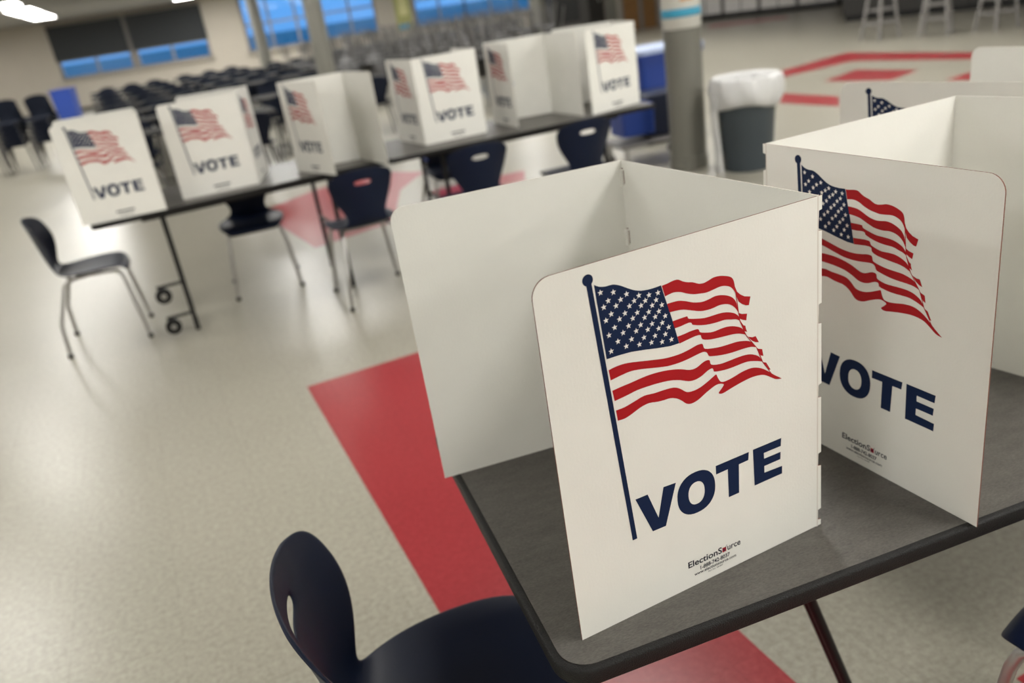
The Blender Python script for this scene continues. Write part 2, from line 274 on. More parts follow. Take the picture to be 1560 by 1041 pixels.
# ------------------------------------------------------------------ camera
th, ro = math.radians(23.124), math.radians(-8.982)
F = Vector((0, math.cos(th), -math.sin(th))); R0 = Vector((1, 0, 0)); U0 = R0.cross(F)
R_ = math.cos(ro)*R0 + math.sin(ro)*U0; U_ = -math.sin(ro)*R0 + math.cos(ro)*U0
cam = bpy.data.cameras.new('camera'); co = bpy.data.objects.new('camera', cam); COL.objects.link(co)
mw = Matrix.Identity(4)
for i in range(3): mw[i][0] = R_[i]; mw[i][1] = U_[i]; mw[i][2] = -F[i]
mw[0][3], mw[1][3], mw[2][3] = 0, 0, CZ
co.matrix_world = mw
cam.sensor_width = 36; cam.lens = 1239.5/1560*36; cam.clip_end = 200; cam.clip_start = .02
cam.dof.use_dof = True; cam.dof.focus_distance = 1.07; cam.dof.aperture_fstop = 3.0
S.camera = co

# ------------------------------------------------------------------ the printed art, in panel coordinates (metres)
def flat(me_v, me_f, me_m, pts, z, mi):
    bm = bmesh.new(); vs = [bm.verts.new((x, y, z)) for x, y in pts]
    f = bm.faces.new(vs)
    bmesh.ops.triangulate(bm, faces=[f])
    bm.verts.index_update(); o = len(me_v)
    me_v += [tuple(v.co) for v in bm.verts]
    for f in bm.faces:
        idx = [v.index+o for v in f.verts]
        a, b, c = [Vector(me_v[i]) for i in idx[:3]]
        if (b-a).cross(c-a).z < 0: idx.reverse()
        me_f.append(idx); me_m.append(mi)
    bm.free()
def art_mesh(name, items, mats):
    v, f, m = [], [], []
    for pts, z, mi in items: flat(v, f, m, pts, z, mi)
    me = bpy.data.meshes.new(name); me.from_pydata(v, [], f)
    for k in mats: me.materials.append(k)
    me.polygons.foreach_set('material_index', m); return me
Z1, Z2 = .00025, .0005
it = []
bx, by = ART['ball'][0]; br = .0072
pl = ART['pole']; up_ = (Vector(pl[1])+Vector(pl[0]))/2; dn = (Vector(pl[2])+Vector(pl[3]))/2
hw = .0036
it.append(([(bx+br*math.cos(a*PI/12), by+br*math.sin(a*PI/12)) for a in range(24)], Z1*1.2, 0))
it.append(([(up_.x-hw, up_.y+.004), (dn.x-hw, dn.y), (dn.x+hw, dn.y), (up_.x+hw, up_.y+.004)], Z1, 0))
cn = ART['canton']
it.append((catmull(cn[:12]) + cn[12:], Z1, 0))
for i, (x, y) in enumerate(ART['stars']):
    r = .0041
    it.append(([(x+(r if k % 2 == 0 else r*.42)*math.sin(k*PI/5), y+(r if k % 2 == 0 else r*.42)*math.cos(k*PI/5)) for k in range(10)], Z2, 2))
for a, b in ART['stripes']: it.append((catmull(a)+list(reversed(catmull(b))), Z1, 1))
for t in ART['tails']: it.append((t, Z1*1.1, 1))
FLAG = art_mesh('printed_flag', it, [M['navyink'], M['redink'], M['whiteink']])
it = [(ART[k], Z1, 0) for k in 'VTE']
oo, oi = ART['Oo'], ART['Oi']
def resample(p, n, c):
    out = []; q = catmull(p+[p[0]], 6)
    for k in range(n):
        a = 2*PI*k/n; best = min(q, key=lambda v: abs((math.atan2(v[1]-c[1], v[0]-c[0])-a+PI) % (2*PI)-PI))
        out.append(best)
    return out
c = (sum(p[0] for p in oi)/len(oi), sum(p[1] for p in oi)/len(oi))
def ell(p):
    xs = [q[0] for q in p]; ys = [q[1] for q in p]
    return (min(xs)+max(xs))/2, (min(ys)+max(ys))/2, (max(xs)-min(xs))/2, (max(ys)-min(ys))/2
ex = ell(oo); ei = ell(oi)
def sup(e, a, p=2.25):
    ca, sa = math.cos(a), math.sin(a)
    return (e[0]+e[2]*math.copysign(abs(ca)**(2/p), ca), e[1]+e[3]*math.copysign(abs(sa)**(2/p), sa))
for k in range(40):
    a0, a1 = 2*PI*k/40, 2*PI*(k+1)/40
    it.append(([sup(ex, a0), sup(ex, a1), sup(ei, a1), sup(ei, a0)], Z1, 0))
VOTE = art_mesh('vote_lettering', it, [M['navyink']])

def text_mesh(name, s, x0, x1, y, h, mat, z, bold=0, squash=None):
    cu = bpy.data.curves.new('t', 'FONT'); cu.body = s; cu.size = 1; cu.resolution_u = 3; cu.offset = bold
    o = bpy.data.objects.new('t', cu); COL.objects.link(o)
    dg = bpy.context.evaluated_depsgraph_get(); me = bpy.data.meshes.new_from_object(o.evaluated_get(dg))
    bpy.data.objects.remove(o)
    xs = [v.co.x for v in me.vertices]; w = max(xs)-min(xs); mx = min(xs)
    for v in me.vertices:
        v.co = Vector((x0+(v.co.x-mx)*(x1-x0)/w, y+v.co.y*h/.73, z))
    me.materials.clear(); me.materials.append(mat); me.name = name
    return me
def join_meshes(name, mes):
    mats = []; v, f, m = [], [], []
    for me in mes:
        o = len(v); v += [tuple(q.co) for q in me.vertices]
        for p in me.polygons:
            mt = me.materials[p.material_index]
            if mt not in mats: mats.append(mt)
            f.append([i+o for i in p.vertices]); m.append(mats.index(mt))
    me = bpy.data.meshes.new(name); me.from_pydata(v, [], f)
    for k in mats: me.materials.append(k)
    me.polygons.foreach_set('material_index', m)
    bm = bmesh.new(); bm.from_mesh(me)
    for q in bm.faces:
        if q.normal.z < 0: q.normal_flip()
    bm.to_mesh(me); bm.free()
    return me
box = [(.2400, .0352), (.2468, .0352), (.2468, .0430), (.2400, .0430)]
tick = [(.2408, .0398), (.2418, .0412), (.2430, .0385), (.2478, .0462), (.2484, .0458), (.2432, .0362)]
MARK = join_meshes('maker_mark', [
    text_mesh('a', 'ElectionS', .1796, .2393, .0354, .0108, M['blackink'], Z1, .02),
    text_mesh('b', 'urce', .2490, .2729, .0354, .0108, M['blackink'], Z1, .016),
    art_mesh('c', [(box, Z1, 0), (tick, Z2, 1)], [M['redink'], M['navyink']]),
    text_mesh('d', '1-888-742-8037', .2001, .2529, .0240, .0068, M['blackink'], Z1, .025),
    text_mesh('e', 'www.electionsource.com', .1891, .2640, .0175, .0052, M['blackink'], Z1, .02),
    text_mesh('f', 'Part No. VB-60P', .2136, .2396, .0128, .0028, M['blackink'], Z1, 0)])
MARKL = join_meshes('maker_mark', [
    art_mesh('g', [([(.1796, .0354), (.2729, .0354), (.2729, .0440), (.1796, .0440)], Z1, 0), ([(.19, .018), (.264, .018), (.264, .0225), (.19, .0225)], Z1, 0)], [M['blackink']])])

# ------------------------------------------------------------------ voting booths
HB = .5231; TH = .0022
def panel(parent, name, P, Q, lean, rimmat, roundA=False, roundB=False, notchB=False, notchA=False, arts=(True, True, True), far=False, label=None):
    P = Vector((P[0], P[1], 0)); Q = Vector((Q[0], Q[1], 0)); W = (Q-P).length
    x = (Q-P).normalized(); vv = Vector((lean[0], lean[1], HB)); y = (vv-x*vv.dot(x)).normalized(); z = x.cross(y)
    m = Matrix.Identity(4)
    for i in range(3): m[i][0] = x[i]; m[i][1] = y[i]; m[i][2] = z[i]; m[i][3] = P[i]
    sh = vv.dot(x)/vv.dot(y)
    r = .024
    out = []
    out.append((0.0, 0.0))
    if notchB:
        nx = W-.006
        ys = [0, .012, .012, .030, .030, .110, .110, .131, .131, .226, .226, .246, .246, .342, .342, .370, .370, .475, .475, .502, .502, HB]
        xs = [W, W, nx, nx]
        on = True; prev = None
        for i in range(0, len(ys), 2):
            xx = W if on else nx
            out.append((xx+(.0006*math.sin(i*3.1)), ys[i]+.0012*on)); out.append((xx-(.0006*math.sin(i*1.7)), ys[i+1]-.0012*on)); on = not on
    else:
        out.append((W, 0.0))
        if roundB:
            out += [(W-r+r*math.sin(a), HB-r+r*math.cos(a)) for a in [PI/2*(1-k/8) for k in range(9)]]
        else: out.append((W, HB))
    if roundA: out += [(r-r*math.sin(a), HB-r+r*math.cos(a)) for a in [PI/2*k/8 for k in range(9)]]
    elif notchA:
        ys = [0, .03, .03, .05, .05, .14, .14, .16, .16, .25, .25, .27, .27, .37, .37, .395, .395, .478, .478, .505, .505, HB]; on = True; side = []
        for i in range(0, len(ys), 2):
            xx = 0.0 if on else .006
            side += [(xx+.0006*math.sin(i*3.1), ys[i]+.0012*on), (xx-.0006*math.sin(i*1.7), ys[i+1]-.0012*on)]; on = not on
        out += list(reversed(side)); out[0] = (0.0, 0.0); out.pop()
    else: out.append((0.0, HB))
    q = []
    for a, b in out:
        if not q or (abs(q[-1][0]-a)+abs(q[-1][1]-b)) > 1e-5: q.append((a, b))
    mb = MB(); mb.prism([(a+sh*b, b) for a, b in q], -TH, 0, M['card'], rimmat)
    o = mb.build(name, parent, M4=m)
    if label: o['label'] = label
    if arts[0]: link('printed_flag', FLAG, o, None)['label'] = 'red, white and navy waving flag print on a navy pole'
    if arts[1]: link('vote_lettering', VOTE, o, None)['label'] = 'bold navy capitals reading VOTE'
    if arts[2]: link('maker_mark', MARKL if far else MARK, o, None)['label'] = 'small dark maker name and phone number print'
    return o, m
GB = 'cardboard voting booths on the far tables'
def booth(pts, label, lean=(0, 0), z=.74, far=True, rims=None, notch=None, group=None, arts=True):
    pts = [Vector(p) for p in pts]; full = list(pts)
    cx = sum(p[0] for p in pts)/4; cy = sum(p[1] for p in pts)/4
    t = empty('voting_booth', (cx, cy, z)); tag(t, label, 'voting booth', group)
    L = [(p[0]-cx, p[1]-cy) for p in pts]; rims = rims or [M['cardrim']]*3
    for i, nm in enumerate(('side_panel', 'back_panel', 'side_panel')):
        a = arts if isinstance(arts, (list, tuple)) else [arts]*3
        la_, lb_ = Vector(L[i]), Vector(L[i+1])
        if notch == 0 and i == 1: la_ = la_ + (Vector(L[0])-Vector(L[1])).normalized()*.0062
        if notch == 2 and i == 1: lb_ = lb_ + (Vector(L[3])-Vector(L[2])).normalized()*.0062
        panel(t, nm, la_, lb_, lean, rims[i], roundA=(i == 0), roundB=(i == 2), notchB=(notch == i and i == 0), notchA=(notch == i and i == 2), arts=(a[i],)*3, far=far)
    return t
K = .43
A, B, C_, D_ = [(x*K, y*K) for x, y in ((.073, 1.993), (.995, 2.369), (.556, 3.304), (-.385, 3.078))]
near1 = booth([A, B, C_, D_], 'largest, frontmost white cardboard voting booth, its whole flag and VOTE panel facing the viewer', (-.0016, -.0015), far=False,
              rims=[M['kraft'], M['cardrim'], M['cardrim']], notch=0)
# hinge tabs cut in the inner fold
fold = Vector((C_[0], C_[1], 0))
bp = [c for c in near1.children if c.name.startswith('back_panel')][0]
for v in (.494, .385, .26, .13):
    mb = MB(); Wb = math.dist(B, C_)
    mb.prism(rounded(Wb-.0085, v-.016, Wb-.001, v+.014, .003, 4), -TH-.0045, -TH, M['card'], M['card'])
    mb.prism(rounded(Wb-.0100, v-.012, Wb-.0088, v+.012, .0005, 2), -TH-.0005, -TH, M['kraft'], M['kraft'])
    mb.prism(rounded(Wb-.0085, v+.0145, Wb-.001, v+.0158, .0005, 2), -TH-.0005, -TH, M['kraft'], M['kraft'])
    mb.build('fold_tab', bp)
E_, F_, G_ = [(x*K, y*K) for x, y in ((1.092, 3.165), (1.478, 2.227), (2.053, 3.499))]
X_ = (G_[0]+.43*.5, G_[1]-.43*.866)
near2 = booth([(X_[0], X_[1]), G_, E_, F_], 'white cardboard voting booth at the right, its flag partly hidden by the frontmost booth', (.0039, .0143), far=False,
              rims=[M['cardrim'], M['cardrim'], M['kraft']], notch=2)
booth([(.825, 1.875), (1.058, 1.513), (1.436, 1.71), (1.262, 2.10)], 'white voting booth behind the right one, only its top strip and flagpole tip showing', far=False)
W4 = .43
def poly(p1, a1, a0, a2, rev=False):
    """four plan points from the second point and the three panel directions in degrees"""
    p0 = (p1[0]-W4*math.cos(math.radians(a0)), p1[1]-W4*math.sin(math.radians(a0)))
    p2 = (p1[0]+W4*math.cos(math.radians(a1)), p1[1]+W4*math.sin(math.radians(a1)))
    p3 = (p2[0]+W4*math.cos(math.radians(a2)), p2[1]+W4*math.sin(math.radians(a2)))
    return [p0, p1, p2, p3]
def abcd(a, d1, d2, d3):
    P = [a]
    for d in (d1, d2, d3): P.append((P[-1][0]+W4*math.cos(math.radians(d)), P[-1][1]+W4*math.sin(math.radians(d))))
    return P
booth(abcd((-2.165, 4.375), 17, 113, 196), 'leftmost white voting booth, at the left end of the far table', group=GB)
booth(abcd((-1.725, 4.70), 20, 95, 188), 'second far voting booth from the left, a sliver of flag on its right side', group=GB)
booth([(-.545, 4.785), (-.755, 5.165), (-1.13, 5.06), (-.845, 4.72)], 'third far voting booth from the left, narrow flag face beside bare inside', group=GB)
booth([(-.535, 5.66), (-.345, 5.285), (.055, 5.425), (-.10, 5.82)], 'fourth far voting booth, turned so that two flag faces show', group=GB)
b5 = booth([(.70, 5.46), (.53, 5.86), (.115, 5.79), (.26, 5.39)], 'fifth far voting booth, wide open with a small blue sticker on the blank inside', group=GB)
b6 = booth(abcd((.755, 5.44), 33, 100, 178), 'rightmost far voting booth, flag face toward the viewer at the table end', group=GB)
bk = [c for c in b5.children if c.name.startswith('back_panel')][0]
mb = MB(); mb.prism([(.27+.026*math.cos(a*PI/8), .235+.013*math.sin(a*PI/8)) for a in range(16)], -TH-.0004, -TH, M['stk']); mb.build('sticker', bk)['label'] = 'small oval blue sticker'

# ------------------------------------------------------------------ tables
def make_table(name_label, origin, ang, L, Wd=.762, group=None, near=False, casters=False):
    t = empty('folding_table', (origin[0], origin[1], 0), ang); tag(t, name_label, 'table', group)
    r = .05 if near else .04
    mb = MB(); mb.prism(rounded(.011, .011, L-.011, Wd-.011, r-.008), .7372, .74, M['lam']); mb.build('tabletop', t)
    mb = MB(); 
    def ring(off, z): return [(x, y, z) for x, y in rounded(off, off, L-off, Wd-off, r-off if r > off else .002)]
    rs = [ring(.0105, .7400), ring(.0102, .7404), ring(.003, .7398), ring(.0008, .7380), ring(.0, .735), ring(.0, .716), ring(.003, .712), ring(.02, .712)]
    n = len(rs[0]); vs = [p for R in rs for p in R]; fs = []
    for i in range(len(rs)-1):
        for k in range(n): a = i*n+k; b = i*n+(k+1) % n; fs.append((a, b, b+n, a+n))
    fs.append(tuple(range((len(rs)-1)*n, len(rs)*n)))
    mb.add(vs, fs, M['band']); mb.build('edge_band', t, smooth=True)
    mb = MB()
    for y in (.10, Wd-.10): mb.box((L/2, y, .698), (L-.5, .03, .026), M['black'])
    mb.build('under_rail', t)
    for sx in ((.36, 1), (L-.36, -1)) if not near else ((.38, 1), (L-.38, -1)):
        x0, s = sx
        if near:
            y = .30; mb = MB()
            for dy in (-.0105, .0105): mb.tube([(x0+.106*s, y+dy, .71), (x0+.346*s, y+dy, .012)], .0098, M['black'], 12)
            mb.build('leg', t, smooth=True)
            mb = MB(); mb.lathe([(.03, 0), (.03, .018), (.02, .024)], (x0+.348*s, y, 0), M['black'], 16); mb.build('rubber_foot', t)
            mb = MB(); mb.box((x0+.10*s, Wd/2, .705), (.09, .62, .014), M['black']); mb.build('leg_bracket', t)
        else:
            for y in (.10, Wd-.10):
                mb = MB(); mb.tube([(x0, y, .70), (x0, y, .0)], .014, M['black'], 10); mb.build('leg', t, smooth=True)
                for z in ((.30, .11) if (casters and y < .2 and s > 0) else ()):
                    mb = MB(); mb.tube([(x0, y, z), (x0-.15*s, y, z)], .009, M['black'], 8)
                    mb.tube([(x0-.14*s, y, z), (x0-.13*s, y, z-.035)], .008, M['black'], 8)
                    cy = y
                    # caster wheel
                    ctr = Vector((x0-.125*s, cy, z-.055)); mb.tube([ctr-Vector((0, .014, 0)), ctr+Vector((0, .014, 0))], .045, M['black'], 18)
                    mb.tube([ctr-Vector((0, .0155, 0)), ctr+Vector((0, .0155, 0))], .016, M['steel'], 12)
                    mb.build('caster', t, smooth=True)
            mb = MB(); mb.tube([(x0, .10, .36), (x0, Wd-.10, .36)], .011, M['black']); mb.build('crossbar', t, smooth=True)
    return t
TA = math.atan2(.2601, .9656)
nt = make_table('nearest grey-topped black-edged folding table carrying the two largest booths', (-.002, .790), TA, 2.2, near=True)
make_table('grey folding table right behind the nearest one, mostly hidden by the right booths', (-.002+1.05*math.cos(TA)-.78*math.sin(TA), .790+1.05*math.sin(TA)+.78*math.cos(TA)), TA, 1.6, near=True)
a1 = math.atan2(.626, 1.55)
make_table('left one of the two far grey folding tables, with casters on its end frame', (-2.121, 4.354), a1, 1.68, casters=True)
a2 = math.atan2(.553, 1.757)
make_table('right one of the two far grey folding tables, ending near the grey column', (-.562, 4.955), a2, 1.84)

# ------------------------------------------------------------------ chairs
# x, z, half width, forward curl of the sides, lift of the sides
ROWS = [(.215, .405, .140, -.01, 0), (.214, .430, .172, -.016, .000), (.190, .448, .194, -.016, .002), (.10, .450, .208, 0, .008), (.0, .443, .206, 0, .014), (-.08, .440, .190, 0, .014), (-.135, .445, .160, .004, .012),
        (-.168, .462, .126, .010, .008), (-.190, .492, .110, .026, .004), (-.203, .535, .120, .048, 0), (-.213, .585, .146, .068, -.004), (-.221, .635, .168, .076, -.006), (-.228, .675, .180, .074, -.008),
        (-.232, .700, .183, .069, -.008), (-.236, .724, .190, .062, -.010), (-.240, .756, .182, .050, -.012), (-.243, .778, .158, .034, -.016), (-.244, .789, .115, .016, -.014)]
TS = [-1, -.9, -.7, -.5, -.26, 0, .26, .5, .7, .9, 1]
def shell_mesh(name):
    mb = MB(); vs = []; nt_ = len(TS)
    for i, (x, z, h, c, l) in enumerate(ROWS):
        for t in TS:
            e = t*t
            vs.append((x + c*e, t*h, z + l*e))
    fs = []
    for i in range(len(ROWS)-1):
        for k in range(nt_-1):
            if i == 13 and 4 <= k <= 5: continue
            a = i*nt_+k; fs.append((a, a+1, a+1+nt_, a+nt_))
    mb.add(vs, fs, M['chair']); return mb.mesh(name, smooth=True)
def legpts(front, s):
    if front: return [(.02, s*.13, .425), (.10, s*.140, .425), (.145, s*.15, .422), (.168, s*.158, .405), (.178, s*.165, .37), (.215, s*.205, .0)]
    return [(-.02, s*.13, .425), (-.07, s*.140, .425), (-.115, s*.15, .418), (-.14, s*.158, .395), (-.205, s*.19, .22), (-.214, s*.195, .19), (-.216, s*.2, .16), (-.225, s*.215, .0)]
def make_chair(loc, rz, label, group=None):
    t = empty('school_chair', loc, rz); tag(t, label, 'chair', group)
    o = link('seat_shell', shell_mesh('seat_shell'), t)
    o['label'] = 'navy moulded plastic seat and slotted back in one shell'
    m = o.modifiers.new('thick', 'SOLIDIFY'); m.thickness = .007; m.offset = 0
    m = o.modifiers.new('sub', 'SUBSURF'); m.levels = 2; m.render_levels = 2
    for fr in (1, 0):
        for s in (1, -1):
            mb = MB(); mb.tube(legpts(fr, s), .0112, M['steel'], 12)
            p = legpts(fr, s)[-1]; mb.tube([(p[0], p[1], .022), (p[0], p[1], .0)], .0145, M['black'], 12)
            mb.build('leg', t, smooth=True)
    mb = MB()
    for s in (1, -1): mb.tube([(-.06, s*.132, .428), (.06, s*.132, .428)], .0115, M['steel'], 10)
    for x in (-.05, .06): mb.tube([(x, -.132, .425), (x, .132, .425)], .009, M['steel'], 10)
    mb.build('seat_frame', t, smooth=True)
    return t
ch = make_chair((-.187, 1.085, 0), math.radians(13), 'navy plastic chair in the near foreground at the left end of the nearest table')
def put(loc, rz, label, group=None):
    c = copy_tree(ch); c.location = loc; c.rotation_euler = (0, 0, rz); c['label'] = label
    if group: c['group'] = group
    return c
put((.994, .945, 0), math.radians(118), 'navy chair at the right edge of the frame, only a seat corner showing')
put((-2.375, 4.70, 0), a1-.05, 'navy chair seen side-on at the left end of the far table')
GC = 'navy chairs pushed up to the near side of the far tables'
def back_chair(p, ang, label, d=.27):
    put((p[0]-d*math.sin(ang), p[1]+d*math.cos(ang), 0), ang+PI/2, label, GC)
back_chair((-.665, 4.50), a1, 'leftmost of the three navy chairs with their slotted backs to the viewer')
back_chair((-.003, 4.70), a2, 'middle of the three navy chairs seen from behind, in front of the flag booth')
back_chair((.665, 4.97), a2, 'right-hand navy chair seen from behind, under the wide open booth')
put((-1.55, 5.275, 0), a1-PI/2-.1, 'navy chair on the far side of the left far table, seat showing below its edge')
put((-.25, 5.98, 0), a2-PI/2, 'navy chair on the far side of the right far table, dark seat showing beneath')
# ------------------------------------------------------------------ room shell
CH = 2.72
poly_room = [(-17, 28), (3.2, 28), (3.2, 24.4), (6.6, 25.0), (16, 17.0), (16, -8), (-17, -8)]
mb = MB(); mb.prism(poly_room, -.1, 0, M['floor']); struct(mb, 'floor')
mb = MB(); mb.prism(poly_room, CH, CH+.1, M['ceil']); struct(mb, 'ceiling')
def wall(name, p, q, holes=(), h=CH, th_=.16):
    """straight wall from p to q (left to right seen from inside) with openings (s0, s1, z0, z1)"""
    L = math.dist(p, q); a = math.atan2(q[1]-p[1], q[0]-p[0]); mb = MB()
    cuts = sorted(holes); s = 0
    def seg(s0, s1, z0, z1):
        if s1-s0 < 1e-4 or z1-z0 < 1e-4: return
        m = (s0+s1)/2; c = (p[0]+m*math.cos(a)-th_/2*math.sin(a), p[1]+m*math.sin(a)+th_/2*math.cos(a), (z0+z1)/2)
        mb.box(c, (s1-s0, th_, z1-z0), M['wall'], a)
    for s0, s1, z0, z1 in cuts:
        seg(s, s0, 0, h); seg(s0, s1, 0, z0); seg(s0, s1, z1, h); s = s1
    seg(s, L, 0, h); return struct(mb, name)
WIN = [(-12.85, -8.0, .98, 2.60), (-6.85, -2.62, .92, 2.62), (-1.45, 2.6, .86, 2.62)]
wall('wall_back', (-17, 28), (3.2, 28), [(a+17, b+17, c, d) for a, b, c, d in WIN])
wall('wall_return', (3.2, 28), (3.2, 24.4))
wall('wall_back_right', (3.2, 24.4), (6.6, 25.0))
wall('wall_angled', (6.6, 25.0), (16, 17.0))
wall('wall_right', (16, 17), (16, -8)); wall('wall_front', (16, -8), (-17, -8)); wall('wall_left', (-17, -8), (-17, 28))
for i, (x0, x1, z0, z1) in enumerate(WIN):
    t = empty('window_%d' % (i+1), ((x0+x1)/2, 28.08, z0)); t['kind'] = 'structure'; w = x1-x0; h = z1-z0
    mb = MB()
    for x in (-w/2+.04, w/2-.04): mb.box((x, 0, h/2), (.08, .10, h), M['frame'])
    for z in (.04, h-.04): mb.box((0, 0, z), (w, .10, .08), M['frame'])
    nb = {0: 4, 1: 5, 2: 5}[i]
    for k in range(1, nb):
        wd = .26 if (i == 0 and k == 2) else .07
        mb.box((-w/2+w*k/nb, 0, h/2), (wd, .09, h), M['frame'] if not (i == 2 and k == 2) else M['dark'])
    if i: mb.box((0, 0, h*.48), (w, .08, .06), M['frame'])
    mb.build('window_frame', t)
    mb = MB(); mb.box((0, .02, h/2), (w-.1, .008, h-.1), M['glass']); mb.build('pane', t)
    mb = MB(); mb.box((0, -.13, -.02), (w+.1, .14, .04), M['wall']); mb.build('window_sill', t)
for i, (x0, x1) in enumerate(((-12.84, -10.49), (-10.36, -8.0))):
    t = empty('roller_shade', ((x0+x1)/2, 27.95, 1.52)); tag(t, ('dark roller shade pulled most of the way down, left half of the shaded window', 'dark roller shade over the right half of the shaded window')[i], 'window shade')
    mb = MB(); mb.box((0, 0, .54), (x1-x0, .008, 1.06), M['shade']); mb.build('shade_cloth', t)
    mb = MB(); mb.tube([(-(x1-x0)/2, 0, 1.08), ((x1-x0)/2, 0, 1.08)], .035, M['frame']); mb.build('roller', t)
    mb = MB(); mb.box((0, 0, .0), (x1-x0, .02, .03), M['frame']); mb.build('hem_bar', t)
mb = MB(); mb.box((-4, 28.0-.03, .05), (25.9, .02, .1), M['dark'])
struct(mb, 'baseboard_back')

# floor inlays
n_trim = [0]
def inlay(pts, z=.0015):
    n_trim[0] += 1; mb = MB(); mb.prism(pts, .0002, z, M['red']); struct(mb, 'trim_%d' % n_trim[0])
d1 = Vector((.68, -1.712)).normalized(); n1 = Vector((-d1.y, d1.x)); n1 = n1 if n1.x > 0 else -n1
P1 = Vector((-.986, 3.497)); Lb = 4.4; Wb_ = .63
inlay([tuple(P1), tuple(P1+n1*Wb_), tuple(P1+n1*Wb_+d1*Lb), tuple(P1+d1*Lb)])
Q1 = Vector((.995, 1.31)); inlay([tuple(Q1), tuple(Q1+n1*.61), tuple(Q1+n1*.61+d1*1.6), tuple(Q1+d1*1.6)])
inlay([(-2.10, 7.75), (-1.734, 8.309), (-1.023, 8.694), (-.624, 8.376), (-.814, 7.647), (-.789, 6.459), (-1.361, 6.026), (-1.837, 7.0)])
inlay([(-.456, 7.046), (-.495, 7.417), (.366, 7.657), (.34, 7.221)])
inlay([(4.077, 11.0), (4.285, 11.637), (5.588, 12.489), (6.355, 10.528), (6.05, 10.012), (5.224, 11.5)])
inlay([(4.251, 10.12), (4.9, 10.664), (5.277, 9.839), (4.743, 9.457)])
inlay([(5.075, 8.913), (5.565, 9.194), (5.237, 8.639)])
inlay([(3.588, 9.754), (3.334, 9.108), (3.675, 8.374), (3.92, 8.937)])
inlay([(6.334, 22.3), (7.997, 21.2), (7.696, 20.4), (6.022, 21.2)])

# ------------------------------------------------------------------ ceiling lights
rd = Vector((-.34, .94)).normalized(); rn = Vector((rd.y, -rd.x))
la = math.atan2(rd.y, rd.x)
k = 0
GL = 'rectangular ceiling light panels in rows'
def lamp(c, s, L=1.2, label='white ceiling light panel in a long row'):
    p = rn*c + rd*s
    if not (-16.4 < p.x < 15 and -7.5 < p.y < 27.2-L/2) or p.y > 23.6 and p.x > 2.3 or p.x > 16-max(0, p.y-14)*1.3: return
    t = empty('ceiling_light', (p.x, p.y, CH), la); tag(t, label, 'ceiling light', GL)
    mb = MB()
    for x, y, dx, dy in ((0, .29, L+.02, .03), (0, -.29, L+.02, .03), (L/2-.005, 0, .03, .55), (-L/2+.005, 0, .03, .55)): mb.box((x, y, -.012), (dx, dy, .024), M['white'])
    mb.build('frame', t)
    mb = MB(); mb.box((0, 0, -.008), (L-.04, .55, .012), M['lamp']); mb.build('diffuser', t)
for c in (-9.5, -6, -2.2, 1.5, 4.2, 7.0, 9.8):
    for j in range(-2, 10):
        s_ = -.26+3.3*j
        if c == 1.5 and j == 2: continue
        if c == 1.5 and j == 0: lamp(1.97, -.26, 1.2); continue
        lamp(c, s_, 2.9 if (c in (-2.2, 1.5) and j > 6) else 1.2)

# ------------------------------------------------------------------ columns
def column(p, r, label, poster=False):
    t = empty('round_column', (p[0], p[1], 0)); tag(t, label, 'column')
    mb = MB(); mb.lathe([(r, 0), (r, CH)], (0, 0, 0), M['column'], 40); mb.build('shaft', t, smooth=True)
    mb = MB(); mb.lathe([(r+.008, 0), (r+.008, .1), (r+.001, .105)], (0, 0, 0), M['column'], 40); mb.build('base_ring', t, smooth=True)
    return t
column((1.70, 6.75), .147, 'nearest grey round column, beside the lined trash can, with a poster wrapped on it')
def wrap(name, p, r, z0, z1, a0, a1, mat, parent, n=16):
    mb = MB(); vs = []
    for k in range(n+1):
        a = math.radians(a0+(a1-a0)*k/n)
        for z in (z0, z1): vs.append((p[0]+r*math.cos(a), p[1]+r*math.sin(a), z))
    mb.add(vs, [(2*k, 2*k+2, 2*k+3, 2*k+1) for k in range(n)], mat); o = mb.build(name, parent, smooth=True)
    m = o.modifiers.new('s', 'SOLIDIFY'); m.thickness = .002; m.offset = 0; return o
t = empty('column_poster', (1.70, 6.75, 1.1)); tag(t, 'white poster with a blue stripe taped around the nearest column', 'poster')
wrap('sheet', (0, 0), .150, 0, .75, 180, 345, M['paper'], t)
wrap('blue_stripe', (0, 0), .1525, .085, .145, 180, 345, M['stripe'], t)
wrap('orange_figure', (0, 0), .1525, .20, .45, 255, 300, M['orange'], t, 6)
column((-2.28, 14), .145, 'grey round column standing midway among the tables')
column((-5.02, 22), .15, 'thin far grey round column in front of the big window')
column((2.1, 23.4), .26, 'pale grey round column beside the dark doorway')
t = empty('wall_poster', (-1.78, 27.97, .87)); tag(t, 'tall yellow-green poster on the beige pier between the windows', 'poster')
mb = MB(); mb.box((0, 0, .85), (.5, .01, 1.7), M['olive']); mb.build('sheet', t)
mb = MB(); mb.box((.02, -.008, 1.0), (.28, .006, 1.1), pmat('poster_yellow', (.6, .58, .28), .6)); mb.box((0, -.008, .12), (.4, .006, .16), M['stripe']); mb.build('printed_panel', t)

